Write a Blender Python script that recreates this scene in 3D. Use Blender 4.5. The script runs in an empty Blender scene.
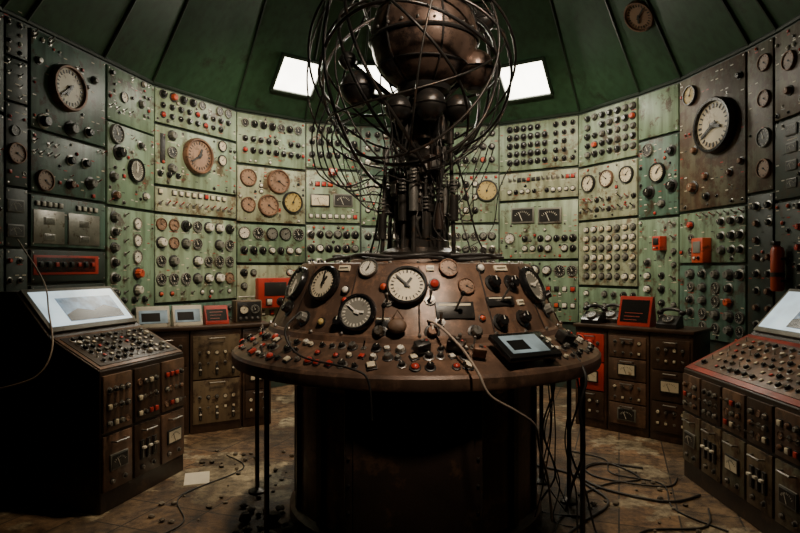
import bpy, math, random, bmesh
from mathutils import Vector, Matrix
random.seed(7)
scene=bpy.context.scene
COL=scene.collection
CAM=Vector((0,0,1.42)); FP=600.0
V=Vector
# ------------------------------------------------------------ materials
MATS={}
def mk(name,c1,c2=None,c3=None,amt=0.35,rough=0.5,metal=0.0,scale=4.0,bump=0.15,fine=22.0,spec=0.5,streak=0.0):
    m=bpy.data.materials.new(name); m.use_nodes=True
    nt=m.node_tree; N=nt.nodes; K=nt.links
    b=N['Principled BSDF']; b.inputs['Roughness'].default_value=rough; b.inputs['Metallic'].default_value=metal
    b.inputs['Specular IOR Level'].default_value=spec
    c2=c2 or tuple(x*0.7 for x in c1)
    g=N.new('ShaderNodeNewGeometry')
    n1=N.new('ShaderNodeTexNoise'); n1.inputs['Scale'].default_value=scale; n1.inputs['Detail'].default_value=6
    K.new(g.outputs['Position'],n1.inputs['Vector'])
    r1=N.new('ShaderNodeValToRGB'); r1.color_ramp.elements[0].position=0.35; r1.color_ramp.elements[1].position=0.65
    r1.color_ramp.elements[0].color=(*c1,1); r1.color_ramp.elements[1].color=(*c2,1)
    K.new(n1.outputs['Fac'],r1.inputs['Fac'])
    n2=N.new('ShaderNodeTexNoise'); n2.inputs['Scale'].default_value=fine; n2.inputs['Detail'].default_value=8; n2.inputs['Roughness'].default_value=0.7
    K.new(g.outputs['Position'],n2.inputs['Vector'])
    out=r1.outputs['Color']
    if c3:
        n3=N.new('ShaderNodeTexNoise'); n3.inputs['Scale'].default_value=scale*1.7; n3.inputs['Detail'].default_value=9; n3.inputs['Roughness'].default_value=0.72
        K.new(g.outputs['Position'],n3.inputs['Vector'])
        r3=N.new('ShaderNodeValToRGB'); e=r3.color_ramp.elements
        e[0].position=max(0.0,0.72-amt*0.5); e[1].position=min(1.0,0.80-amt*0.5); e[0].color=(0,0,0,1); e[1].color=(1,1,1,1)
        K.new(n3.outputs['Fac'],r3.inputs['Fac'])
        mx=N.new('ShaderNodeMix'); mx.data_type='RGBA'
        K.new(r3.outputs['Color'],mx.inputs[0]); K.new(out,mx.inputs[6]); mx.inputs[7].default_value=(*c3,1)
        out=mx.outputs[2]
    if streak:
        mp=N.new('ShaderNodeMapping'); mp.inputs['Scale'].default_value=(9,9,1.1); K.new(g.outputs['Position'],mp.inputs['Vector'])
        n4=N.new('ShaderNodeTexNoise'); n4.inputs['Scale'].default_value=1.6; n4.inputs['Detail'].default_value=7; K.new(mp.outputs['Vector'],n4.inputs['Vector'])
        r4=N.new('ShaderNodeValToRGB'); r4.color_ramp.elements[0].position=.34; r4.color_ramp.elements[1].position=.58
        r4.color_ramp.elements[0].color=(1-streak,1-streak*1.05,1-streak*1.15,1); r4.color_ramp.elements[1].color=(1,1,1,1); K.new(n4.outputs['Fac'],r4.inputs['Fac'])
        mm=N.new('ShaderNodeMix'); mm.data_type='RGBA'; mm.blend_type='MULTIPLY'; mm.inputs[0].default_value=1; K.new(out,mm.inputs[6]); K.new(r4.outputs['Color'],mm.inputs[7]); out=mm.outputs[2]
    K.new(out,b.inputs['Base Color'])
    if bump:
        bp=N.new('ShaderNodeBump'); bp.inputs['Strength'].default_value=bump; bp.inputs['Distance'].default_value=0.01
        K.new(n2.outputs['Fac'],bp.inputs['Height']); K.new(bp.outputs['Normal'],b.inputs['Normal'])
    MATS[name]=m; return m
def emi(name,col,s,lo=0.8,sc=3,col2=None):
    m=bpy.data.materials.new(name); m.use_nodes=True; b=m.node_tree.nodes['Principled BSDF']
    b.inputs['Base Color'].default_value=(*[c*.3 for c in col],1); b.inputs['Emission Color'].default_value=(*col,1); b.inputs['Emission Strength'].default_value=s
    b.inputs['Roughness'].default_value=0.25
    nt=m.node_tree; n=nt.nodes.new('ShaderNodeTexNoise'); n.inputs['Scale'].default_value=sc; n.inputs['Detail'].default_value=5
    g=nt.nodes.new('ShaderNodeNewGeometry'); nt.links.new(g.outputs['Position'],n.inputs['Vector'])
    r=nt.nodes.new('ShaderNodeValToRGB'); r.color_ramp.elements[0].position=.38; r.color_ramp.elements[1].position=.62; r.color_ramp.elements[0].color=(*(col2 or [c*lo for c in col]),1); r.color_ramp.elements[1].color=(*col,1)
    nt.links.new(n.outputs['Fac'],r.inputs['Fac']); nt.links.new(r.outputs['Color'],b.inputs['Emission Color'])
    MATS[name]=m; return m
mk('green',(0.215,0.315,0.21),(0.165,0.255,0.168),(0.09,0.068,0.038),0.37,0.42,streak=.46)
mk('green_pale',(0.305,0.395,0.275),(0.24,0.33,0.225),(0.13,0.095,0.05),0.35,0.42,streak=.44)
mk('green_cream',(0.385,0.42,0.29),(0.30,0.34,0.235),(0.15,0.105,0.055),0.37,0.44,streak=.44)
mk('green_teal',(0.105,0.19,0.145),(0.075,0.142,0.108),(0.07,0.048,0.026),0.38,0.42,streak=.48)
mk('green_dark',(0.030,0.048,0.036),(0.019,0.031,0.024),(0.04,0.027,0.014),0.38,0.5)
mk('green_rust',(0.145,0.145,0.095),(0.125,0.092,0.055),(0.09,0.048,0.026),0.50,0.5,streak=.45)
mk('ceiling_green',(0.034,0.094,0.046),(0.022,0.064,0.032),(0.018,0.034,0.016),0.30,0.5,bump=0.05,scale=1.2,streak=.28)
mk('ceiling_rib',(0.014,0.03,0.017),(0.010,0.02,0.012),None,0,0.5)
mk('black',(0.012,0.012,0.012),(0.02,0.018,0.016),(0.05,0.04,0.03),0.28,0.38)
mk('black_gloss',(0.008,0.008,0.009),(0.012,0.011,0.01),None,0,0.22,bump=0.0)
mk('brown_metal',(0.150,0.090,0.062),(0.092,0.057,0.041),(0.22,0.125,0.080),0.42,0.38,metal=0.2,scale=3.5,streak=.38)
mk('brown_dark',(0.034,0.021,0.015),(0.022,0.014,0.010),(0.065,0.036,0.02),0.32,0.42)
mk('wood_dark',(0.060,0.032,0.018),(0.034,0.019,0.012),(0.085,0.045,0.024),0.34,0.40,streak=.3)
mk('wood_tan',(0.19,0.135,0.075),(0.12,0.085,0.05),(0.05,0.028,0.015),0.42,0.5,streak=.4)
mk('rust',(0.24,0.12,0.065),(0.13,0.07,0.045),(0.05,0.03,0.02),0.4,0.55,metal=0.3,scale=9)
mk('globe',(0.185,0.115,0.080),(0.11,0.070,0.052),(0.055,0.036,0.028),0.46,0.33,metal=0.55,scale=5,streak=.3)
mk('steel',(0.36,0.34,0.31),(0.24,0.23,0.21),(0.12,0.09,0.06),0.33,0.33,metal=0.8,scale=8)
mk('iron',(0.070,0.062,0.055),(0.042,0.038,0.034),(0.10,0.062,0.04),0.34,0.34,metal=0.7,scale=8)
mk('cream',(0.72,0.64,0.47),(0.58,0.51,0.37),(0.28,0.19,0.10),0.30,0.45,bump=0.02)
mk('white',(0.74,0.70,0.60),(0.58,0.55,0.47),(0.22,0.18,0.12),0.28,0.4,bump=0.02)
mk('grey',(0.19,0.185,0.16),(0.12,0.12,0.105),(0.08,0.06,0.04),0.32,0.45)
mk('copper_face',(0.34,0.21,0.135),(0.25,0.15,0.10),(0.12,0.07,0.04),0.35,0.5)
mk('red',(0.50,0.038,0.02),(0.34,0.028,0.018),(0.08,0.02,0.015),0.28,0.38)
mk('deck_red',(0.32,0.040,0.022),(0.20,0.028,0.016),(0.06,0.02,0.014),0.35,0.4)
mk('orange',(0.62,0.085,0.025),(0.46,0.062,0.022),(0.15,0.04,0.02),0.28,0.4)
mk('yellow',(0.52,0.38,0.13),(0.40,0.29,0.09),(0.15,0.1,0.05),0.3,0.5)
mk('rubber',(0.015,0.014,0.013),(0.025,0.022,0.02),None,0,0.5)
mk('cable_pale',(0.42,0.34,0.27),(0.30,0.22,0.17),None,0,0.5)
mk('stone',(0.20,0.17,0.13),(0.10,0.085,0.065),(0.04,0.03,0.025),0.4,0.85,bump=0.6)
mk('leather',(0.13,0.075,0.045),(0.08,0.048,0.03),None,0,0.6,bump=0.4)
emi('skylight_glass',(1.0,0.94,0.78),11.0)
emi('screen_pale',(0.58,0.74,0.80),1.2,.7,5)
emi('screen_dim',(0.34,0.42,0.42),.55,.45,9)
emi('screen_blue',(0.16,0.30,0.44),.9,.45,14,(0.02,0.05,0.09))
emi('added_lamp_bulb',(1.0,0.80,0.52),12.0)  # glow for the bulbs of the added spotlights above the view
def floor_mat():
    m=bpy.data.materials.new('floor_grimy_slabs'); m.use_nodes=True; nt=m.node_tree; N=nt.nodes; K=nt.links
    b=N['Principled BSDF']; g=N.new('ShaderNodeNewGeometry')
    mp=N.new('ShaderNodeMapping'); mp.inputs['Rotation'].default_value=(0,0,0.35); K.new(g.outputs['Position'],mp.inputs['Vector'])
    br=N.new('ShaderNodeTexBrick'); br.offset=0.0; br.inputs['Scale'].default_value=1.0; br.inputs['Brick Width'].default_value=.32; br.inputs['Row Height'].default_value=.32
    br.inputs['Color1'].default_value=(0.26,0.155,0.08,1); br.inputs['Color2'].default_value=(0.15,0.105,0.06,1)
    br.inputs['Mortar'].default_value=(0.03,0.022,0.015,1); br.inputs['Mortar Size'].default_value=0.006; br.inputs['Mortar Smooth'].default_value=0.4
    K.new(mp.outputs['Vector'],br.inputs['Vector'])
    def noise(s,d,ro,p0,p1,c0,c1):
        n=N.new('ShaderNodeTexNoise'); n.inputs['Scale'].default_value=s; n.inputs['Detail'].default_value=d; n.inputs['Roughness'].default_value=ro; K.new(g.outputs['Position'],n.inputs['Vector'])
        r=N.new('ShaderNodeValToRGB'); r.color_ramp.elements[0].position=p0; r.color_ramp.elements[1].position=p1; r.color_ramp.elements[0].color=c0; r.color_ramp.elements[1].color=c1; K.new(n.outputs['Fac'],r.inputs['Fac']); return n,r
    n,r=noise(1.5,10,.62,.55,.57,(0,0,0,1),(1,1,1,1))
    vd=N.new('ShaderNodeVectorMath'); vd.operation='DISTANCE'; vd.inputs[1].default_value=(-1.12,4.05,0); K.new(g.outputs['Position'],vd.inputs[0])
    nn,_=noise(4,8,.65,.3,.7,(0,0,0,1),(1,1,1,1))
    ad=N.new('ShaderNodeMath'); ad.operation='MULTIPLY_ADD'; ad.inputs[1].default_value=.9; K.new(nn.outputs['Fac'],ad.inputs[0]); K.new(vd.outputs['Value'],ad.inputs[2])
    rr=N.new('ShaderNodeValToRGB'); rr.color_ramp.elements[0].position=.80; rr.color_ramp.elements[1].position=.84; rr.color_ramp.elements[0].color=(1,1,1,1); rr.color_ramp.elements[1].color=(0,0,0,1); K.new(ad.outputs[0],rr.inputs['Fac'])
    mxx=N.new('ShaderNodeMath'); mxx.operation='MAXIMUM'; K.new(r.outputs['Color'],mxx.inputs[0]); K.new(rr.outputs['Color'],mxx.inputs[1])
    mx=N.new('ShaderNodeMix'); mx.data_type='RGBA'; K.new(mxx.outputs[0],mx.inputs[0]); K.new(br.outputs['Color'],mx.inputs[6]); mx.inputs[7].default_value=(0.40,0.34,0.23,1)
    n2,r2=noise(11,12,.75,.38,.58,(0.16,0.125,0.095,1),(1,1,1,1))
    mm=N.new('ShaderNodeMix'); mm.data_type='RGBA'; mm.blend_type='MULTIPLY'; mm.inputs[0].default_value=1; K.new(mx.outputs[2],mm.inputs[6]); K.new(r2.outputs['Color'],mm.inputs[7])
    n3,r3=noise(1.4,8,.65,.38,.57,(0.26,0.22,0.18,1),(1,1,1,1))
    m3=N.new('ShaderNodeMix'); m3.data_type='RGBA'; m3.blend_type='MULTIPLY'; m3.inputs[0].default_value=1; K.new(mm.outputs[2],m3.inputs[6]); K.new(r3.outputs['Color'],m3.inputs[7])
    K.new(m3.outputs[2],b.inputs['Base Color'])
    mr=N.new('ShaderNodeMapRange'); mr.inputs[3].default_value=0.45; mr.inputs[4].default_value=0.95; K.new(n2.outputs['Fac'],mr.inputs[0]); K.new(mr.outputs[0],b.inputs['Roughness'])
    bp=N.new('ShaderNodeBump'); bp.inputs['Strength'].default_value=0.5; bp.inputs['Distance'].default_value=0.02; K.new(n2.outputs['Fac'],bp.inputs['Height']); K.new(bp.outputs['Normal'],b.inputs['Normal'])
    MATS['floor']=m
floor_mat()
# ------------------------------------------------------------ mesh builder
class MB:
    def __init__(s): s.v=[];s.f=[];s.m=[];s.mats=[]
    def mi(s,name):
        if name not in s.mats: s.mats.append(name)
        return s.mats.index(name)
    def add(s,vs,fs,mat):
        k=len(s.v); i=s.mi(mat); s.v+= [tuple(x) for x in vs]
        for f in fs: s.f.append(tuple(k+a for a in f)); s.m.append(i)
    def box(s,a,b,mat,bev=0.0,M=None):
        x0,y0,z0=a; x1,y1,z1=b
        bm=bmesh.new(); bmesh.ops.create_cube(bm,size=1)
        for v in bm.verts: v.co=V((x0+(v.co.x+.5)*(x1-x0),y0+(v.co.y+.5)*(y1-y0),z0+(v.co.z+.5)*(z1-z0)))
        if bev: bmesh.ops.bevel(bm,geom=list(bm.edges),offset=bev,segments=2,profile=0.5,affect='EDGES')
        if M: bmesh.ops.transform(bm,matrix=M,verts=bm.verts)
        bm.verts.index_update()
        s.add([v.co.copy() for v in bm.verts],[[v.index for v in f.verts] for f in bm.faces],mat); bm.free()
    def lathe(s,prof,n,mat,axis='z',c=(0,0,0),flute=None,caps=True):
        vs=[];fs=[];c=V(c)
        for (r,h) in prof:
            for i in range(n):
                a=2*math.pi*i/n; rr=r*(1+(flute if (flute and i%2) else 0))
                if axis=='z': p=V((rr*math.cos(a),rr*math.sin(a),h))
                elif axis=='y': p=V((rr*math.cos(a),h,rr*math.sin(a)))
                else: p=V((h,rr*math.cos(a),rr*math.sin(a)))
                vs.append(p+c)
        for j in range(len(prof)-1):
            for i in range(n):
                a=j*n+i;b=j*n+(i+1)%n; fs.append((a,b,b+n,a+n))
        if caps and prof[0][0]>1e-6: fs.append(tuple(range(n))[::-1])
        if caps and prof[-1][0]>1e-6: fs.append(tuple((len(prof)-1)*n+i for i in range(n)))
        s.add(vs,fs,mat)
    def cyl(s,p0,p1,r0,r1,n,mat):
        p0=V(p0);p1=V(p1);d=(p1-p0).normalized(); u=d.orthogonal().normalized(); w=d.cross(u)
        vs=[p0+(u*math.cos(2*math.pi*i/n)+w*math.sin(2*math.pi*i/n))*r0 for i in range(n)]+[p1+(u*math.cos(2*math.pi*i/n)+w*math.sin(2*math.pi*i/n))*r1 for i in range(n)]
        fs=[(i,(i+1)%n,n+(i+1)%n,n+i) for i in range(n)]+[tuple(range(n))[::-1],tuple(range(n,2*n))]
        s.add(vs,fs,mat)
    def sphere(s,c,r,mat,n=24,sq=(1,1,1)):
        c=V(c);vs=[];fs=[];h=n//2
        for j in range(1,h):
            t=math.pi*j/h
            for i in range(n):
                a=2*math.pi*i/n; vs.append(c+V((math.sin(t)*math.cos(a)*sq[0],math.sin(t)*math.sin(a)*sq[1],math.cos(t)*sq[2]))*r)
        vs.append(c+V((0,0,r*sq[2])));vs.append(c-V((0,0,r*sq[2])));T=len(vs)-2
        for j in range(h-2):
            for i in range(n):
                a=j*n+i;b=j*n+(i+1)%n; fs.append((a,a+n,b+n,b))
        for i in range(n):
            fs.append((T,i,(i+1)%n)); q=(h-2)*n; fs.append((T+1,q+(i+1)%n,q+i))
        s.add(vs,fs,mat)
    def tube(s,pts,r,mat,n=8,closed=False):
        pts=[V(p) for p in pts];L=len(pts);vs=[];fs=[];u=None
        for i in range(L):
            if closed: d=(pts[(i+1)%L]-pts[i-1]).normalized()
            else: d=(pts[min(i+1,L-1)]-pts[max(i-1,0)]).normalized()
            if u is None: u=d.orthogonal().normalized()
            else:
                u=(u-d*u.dot(d)); u=u.normalized() if u.length>1e-6 else d.orthogonal().normalized()
            w=d.cross(u)
            for k in range(n):
                a=2*math.pi*k/n; vs.append(pts[i]+(u*math.cos(a)+w*math.sin(a))*r)
        for i in range(L if closed else L-1):
            for k in range(n):
                a=i*n+k;b=i*n+(k+1)%n;e=((i+1)%L)*n
                fs.append((a,b,e+(k+1)%n,e+k))
        if not closed: fs.append(tuple(range(n))[::-1]); fs.append(tuple((L-1)*n+k for k in range(n)))
        s.add(vs,fs,mat)
    def prism(s,poly,x0,x1,mat):
        n=len(poly); vs=[(x0,p[0],p[1]) for p in poly]+[(x1,p[0],p[1]) for p in poly]
        fs=[(i,(i+1)%n,n+(i+1)%n,n+i) for i in range(n)]+[tuple(range(n))[::-1],tuple(range(n,2*n))]
        s.add(vs,fs,mat)
    def mesh(s,name,ang=0.6):
        me=bpy.data.meshes.new(name); me.from_pydata(s.v,[],s.f)
        for m in s.mats: me.materials.append(MATS[m])
        me.polygons.foreach_set('material_index',s.m)
        bm=bmesh.new(); bm.from_mesh(me); bmesh.ops.recalc_face_normals(bm,faces=bm.faces); bm.to_mesh(me); bm.free()
        me.polygons.foreach_set('use_smooth',[True]*len(me.polygons)); me.set_sharp_from_angle(angle=ang); me.update()
        return me
def obj(name,data,parent=None,M=None,label=None,cat=None,kind=None,group=None):
    o=bpy.data.objects.new(name,data); COL.objects.link(o)
    if parent: o.parent=parent
    if M is not None: o.matrix_basis=M
    if label: o['label']=label
    if cat: o['category']=cat
    if kind: o['kind']=kind
    if group: o['group']=group
    return o
def frame(o,ex,ez):
    ex=V(ex).normalized(); ez=V(ez).normalized(); ey=ez.cross(ex)
    M=Matrix.Identity(4)
    for i,a in enumerate((ex,ey,ez)):
        for j in range(3): M[j][i]=a[j]
    M.translation=V(o); return M
def pix(F,px,py,off=0.0):
    d=V(((px-400)/FP,1,-(py-266)/FP)); n=F.col[1].to_3d(); o=F.translation+n*off
    t=(o-CAM).dot(n)/d.dot(n); p=CAM+d*t; q=F.inverted()@p
    return q.x,q.z,p.y
def T(x,y,z,s=1.0,rot=0.0):
    return Matrix.Translation((x,y,z))@Matrix.Rotation(rot,4,'Y')@Matrix.Diagonal((s,s,s,1))
# ------------------------------------------------------------ prototypes (face -y, unit radius)
P={}
def p_gauge(key,rim,face,mark,ang=0.7,big=False):
    b=MB(); n=40 if big else 24
    b.lathe([(1.0,0),(1.0,-.22),(.95,-.32),(.86,-.32),(.83,-.1)],n,rim,'y',caps=False)
    b.lathe([(.85,-.19),(0.0,-.195)],n,face,'y',caps=False)
    nt=12 if not big else 24
    for i in range(nt):
        a=2*math.pi*i/nt; M=Matrix.Rotation(a,4,'Y'); w=.022 if i%(nt//4) else .04
        b.box((-w,-.215,.62),(w,-.185,.77),mark,0,M)
    if not big:
        b.box((-.03,-.25,-.15),(.03,-.225,.62),mark,0,Matrix.Rotation(ang,4,'Y'))
    b.lathe([(.1,-.18),(.1,-.28),(0,-.29)],10,mark,'y')
    P[key]=b.mesh('gauge_mesh')
p_gauge('g_cream','black','cream','black',0.7); p_gauge('g_cream2','brown_metal','cream','black',-0.9)
p_gauge('g_copper','rust','copper_face','black',2.2); p_gauge('g_dark','grey','black','white',-0.4); p_gauge('g_black','black','grey','black',1.1)
p_gauge('g_yellow','black','yellow','black',0.4); p_gauge('g_white','steel','white','black',-2.0)
p_gauge('G_cream','black_gloss','cream','black',0,True); p_gauge('G_copper','rust','cream','black',0,True); p_gauge('G_rust','rust','copper_face','black',0,True)
p_gauge('G_white','steel','white','black',0,True); p_gauge('G_whiteblack','black_gloss','cream','black',0,True)
p_gauge('G_dark','black_gloss','grey','white',0,True)
b=MB(); b.box((-.045,-.27,-.2),(.045,-.235,.66),'black'); P['hand']=b.mesh('hand_mesh')
b=MB(); b.box((-.045,-.27,-.2),(.045,-.235,.66),'white'); P['handw']=b.mesh('hand_mesh')
def p_knob(key,body,skirt,line):
    b=MB(); b.lathe([(1,0),(1,-.12),(.78,-.2)],20,skirt,'y'); b.lathe([(.74,-.18),(.66,-.85),(.56,-.95),(0,-.96)],20,body,'y',flute=-.1)
    b.box((-.05,-.99,.05),(.05,-.93,.52),line); b.box((-.04,-.14,.80),(.04,-.1,.98),line); P[key]=b.mesh('knob_mesh')
p_knob('k_black','black','steel','white'); p_knob('k_ink','black_gloss','black','white'); p_knob('k_grey','grey','black','black'); p_knob('k_white','white','black','black'); p_knob('k_red','red','black','white'); p_knob('k_rust','rust','black','cream')
p_knob('k_steel','steel','black','black'); p_knob('k_cream','cream','black','black'); p_knob('k_orange','orange','black','black')
def p_tog(key,c):
    b=MB(); b.lathe([(.8,0),(.8,-.18),(.45,-.2),(.42,-.5),(0,-.52)],8,'steel','y'); b.cyl((0,-.4,0),(0,-1.7,.75),.16,.24,8,c); b.sphere((0,-1.75,.78),.28,c,8); P[key]=b.mesh('toggle_mesh')
p_tog('t_steel','steel'); p_tog('t_black','black_gloss'); p_tog('t_white','white'); p_tog('t_red','red')
def p_lamp(key,c):
    b=MB(); b.lathe([(1,0),(1,-.25),(.75,-.32)],16,'black','y'); b.lathe([(.74,-.2),(.7,-.55),(.45,-.8),(0,-.9)],16,c,'y'); P[key]=b.mesh('lamp_mesh')
for c in ('red','orange','white','black_gloss','yellow'): p_lamp('l_'+c,c)
b=MB(); b.lathe([(1,0),(1,-.2),(.8,-.3),(.6,-.25),(.55,-.05)],14,'steel','y'); b.lathe([(.56,-.06),(0,-.06)],14,'black','y'); P['s_jack']=b.mesh('socket_mesh')
def p_btn(key,c):
    b=MB(); b.box((-.95,-.25,-.95),(.95,0,.95),'black',.1); b.box((-.7,-.75,-.7),(.7,-.2,.7),c,.15); P[key]=b.mesh('button_mesh')
for c in ('red','white','black','grey','yellow','cream','orange'): p_btn('b_'+c,c)
def p_meter(key,fr,face,mark):
    b=MB()
    b.box((-1,-.16,-.65),(1,0,.65),fr,.05); b.box((-.86,-.19,-.5),(.86,-.15,.5),face,0)
    for i in range(9):
        a=-.9+i*.225; M=Matrix.Translation((0,0,-.45))@Matrix.Rotation(a,4,'Y'); b.box((-.015,-.205,.68),(.015,-.185,.82),mark,0,M)
    b.box((-.02,-.22,0),(.02,-.2,.75),mark,0,Matrix.Translation((0,0,-.45))@Matrix.Rotation(-.4,4,'Y'))
    P[key]=b.mesh('meter_mesh')
p_meter('m_cream','black','cream','black'); p_meter('m_dark','grey','black','white'); p_meter('m_white','steel','white','black'); p_meter('m_red','red','black','cream')
b=MB(); b.box((-1,-.15,-.5),(1,0,.5),'steel',.04)
for i in range(5): b.box((-.8,-.18,-.36+i*.17),(.8,-.13,-.29+i*.17),'black')
P['v_vent']=b.mesh('vent_mesh')
b=MB(); b.box((-.3,-.2,-1),(.3,0,1),'black',.05); b.box((-.06,-.23,-.85),(.06,-.19,.85),'steel'); b.box((-.24,-.5,.1),(.24,-.2,.35),'white',.04); P['f_fader']=b.mesh('fader_mesh')
NAMES={'g':'gauge','G':'gauge','k':'knob','t':'toggle_switch','l':'indicator_lamp','s':'socket','b':'push_button','m':'panel_meter','v':'vent','f':'slide_fader'}
def hands(o,key,a=None,c=None):
    h='handw' if key=='G_dark' else 'hand'
    obj('gauge_hand',P[h],o,T(0,0,0,1,random.uniform(0,6.28) if a is None else a))
    obj('gauge_hand',P[h],o,Matrix.Rotation(random.uniform(0,6.28) if c is None else c,4,'Y')@Matrix.Diagonal((1.3,1,.62,1)))
def put(key,parent,x,y,z,s,rot=0.0):
    o=obj(NAMES[key[0]],P[key],parent,T(x,y,z,s,rot))
    if key[0]=='G': hands(o,key)
    return o
# ------------------------------------------------------------ room
W=[(-2.55,1.2),(-2.74,3.4),(-2.76,4.14),(-2.71,4.34),(-2.54,5.13),(-2.40,5.80),(-1.86,6.76),(-1.16,7.31),(-.5,7.52),(.38,7.63),(1.24,7.47),(2.08,6.93),(2.47,6.17),(2.67,5.68),(2.82,4.83),(2.85,4.52),(2.86,4.0),(2.85,3.2),(2.7,1.2)]
HT=3.2; CC=V((0.1,4.0))
def wall_mesh(idx,name):
    b=MB()
    for i in idx:
        p=V(W[i]);q=V(W[i+1]);e=(q-p).normalized(); n=V((-e.y,e.x)); p2=p+n*.15;q2=q+n*.15
        vs=[(p.x,p.y,0),(q.x,q.y,0),(q2.x,q2.y,0),(p2.x,p2.y,0),(p.x,p.y,HT),(q.x,q.y,HT),(q2.x,q2.y,HT),(p2.x,p2.y,HT)]
        b.add(vs,[(0,1,5,4),(1,2,6,5),(2,3,7,6),(3,0,4,7),(4,5,6,7),(3,2,1,0)],'green_dark')
    return obj(name,b.mesh(name,.3),kind='structure')
wall_mesh(range(0,5),'wall_left'); wall_mesh(range(5,12),'wall_back'); wall_mesh(range(12,18),'wall_right')
b=MB(); pts=[(x,y) for x,y in W]; n=len(pts)
vs=[(x+(.15 if x>0 else -.15),y+(.15 if y>6 else 0),0) for x,y in pts]+[(x+(.15 if x>0 else -.15),y+(.15 if y>6 else 0),-.1) for x,y in pts]
vs=[((v[0]) ,(v[1] if v[1]>1.3 else -1.0),v[2]) for v in vs]
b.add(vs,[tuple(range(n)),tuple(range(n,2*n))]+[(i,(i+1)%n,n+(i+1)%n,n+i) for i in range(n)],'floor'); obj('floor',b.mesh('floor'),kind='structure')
def ring(k,z): return [((V(w)-CC)*k+CC).to_3d()+V((0,0,z)) for w in W]
R0=ring(1.0,HT);R1=ring(.70,HT+1.05);R2=ring(.3,HT+1.5)
b=MB(); nW=len(W)
for A,B_ in ((R0,R1),(R1,R2)):
    for i in range(nW-1):
        b.add([A[i],A[i+1],B_[i+1],B_[i]],[(0,1,2,3)],'ceiling_green')
b.add(R2,[tuple(range(nW))],'ceiling_green')
obj('ceiling',b.mesh('ceiling',.1),kind='structure')
b=MB()
for i in range(nW):
    for A,B_ in ((R0,R1),(R1,R2)):
        off=(V((CC.x,CC.y,2.5))-A[i]).normalized()*.008
        b.cyl(A[i]+off,B_[i]+off,.014,.014,6,'ceiling_rib')
for i in range(nW-1): b.cyl(R1[i],R1[i+1],.02,.02,6,'ceiling_rib')
obj('trim_1',b.mesh('trim'),kind='structure')
b=MB()
for i in range(nW-1): b.cyl(R0[i],R0[i+1],.022,.022,8,'ceiling_rib')
obj('trim_2',b.mesh('trim'),kind='structure')
def slope_frame(i):
    p=R0[i];q=R0[i+1];pm=(p+q)/2;qm=(R1[i]+R1[i+1])/2; ex=(q-p).normalized(); up=qm-pm; up=up-ex*up.dot(ex)
    return frame(p,ex,up)
wi=1
for ci,px,py,w,h in ((6,297,75,.48,.40),(8,377,78,.50,.36),(10,525,79,.52,.42)):
    F=slope_frame(ci); u,v,d=pix(F,px,py)
    b=MB(); t=.03
    b.box((-w/2-t,-.05,-h/2-t),(w/2+t,0,-h/2),'ceiling_rib',.004); b.box((-w/2-t,-.05,h/2),(w/2+t,0,h/2+t),'ceiling_rib',.004)
    b.box((-w/2-t,-.05,-h/2),(-w/2,0,h/2),'ceiling_rib',.004); b.box((w/2,-.05,-h/2),(w/2+t,0,h/2),'ceiling_rib',.004)
    b.box((-w/2,-.02,-h/2),(w/2,-.005,h/2),'skylight_glass')
    M=F@Matrix.Translation((u,0,v)); obj('window_%d'%wi,b.mesh('window'),None,M,kind='structure'); wi+=1
    L=bpy.data.lights.new('skylight_light','AREA'); L.shape='RECTANGLE'; L.size=w; L.size_y=h; L.energy=20; L.color=(1,.92,.75)
    lo=bpy.data.objects.new('skylight_light',L); COL.objects.link(lo)
    lo.matrix_basis=M@Matrix.Translation((0,-.07,0))@Matrix.Rotation(-math.pi/2,4,'X')
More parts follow.
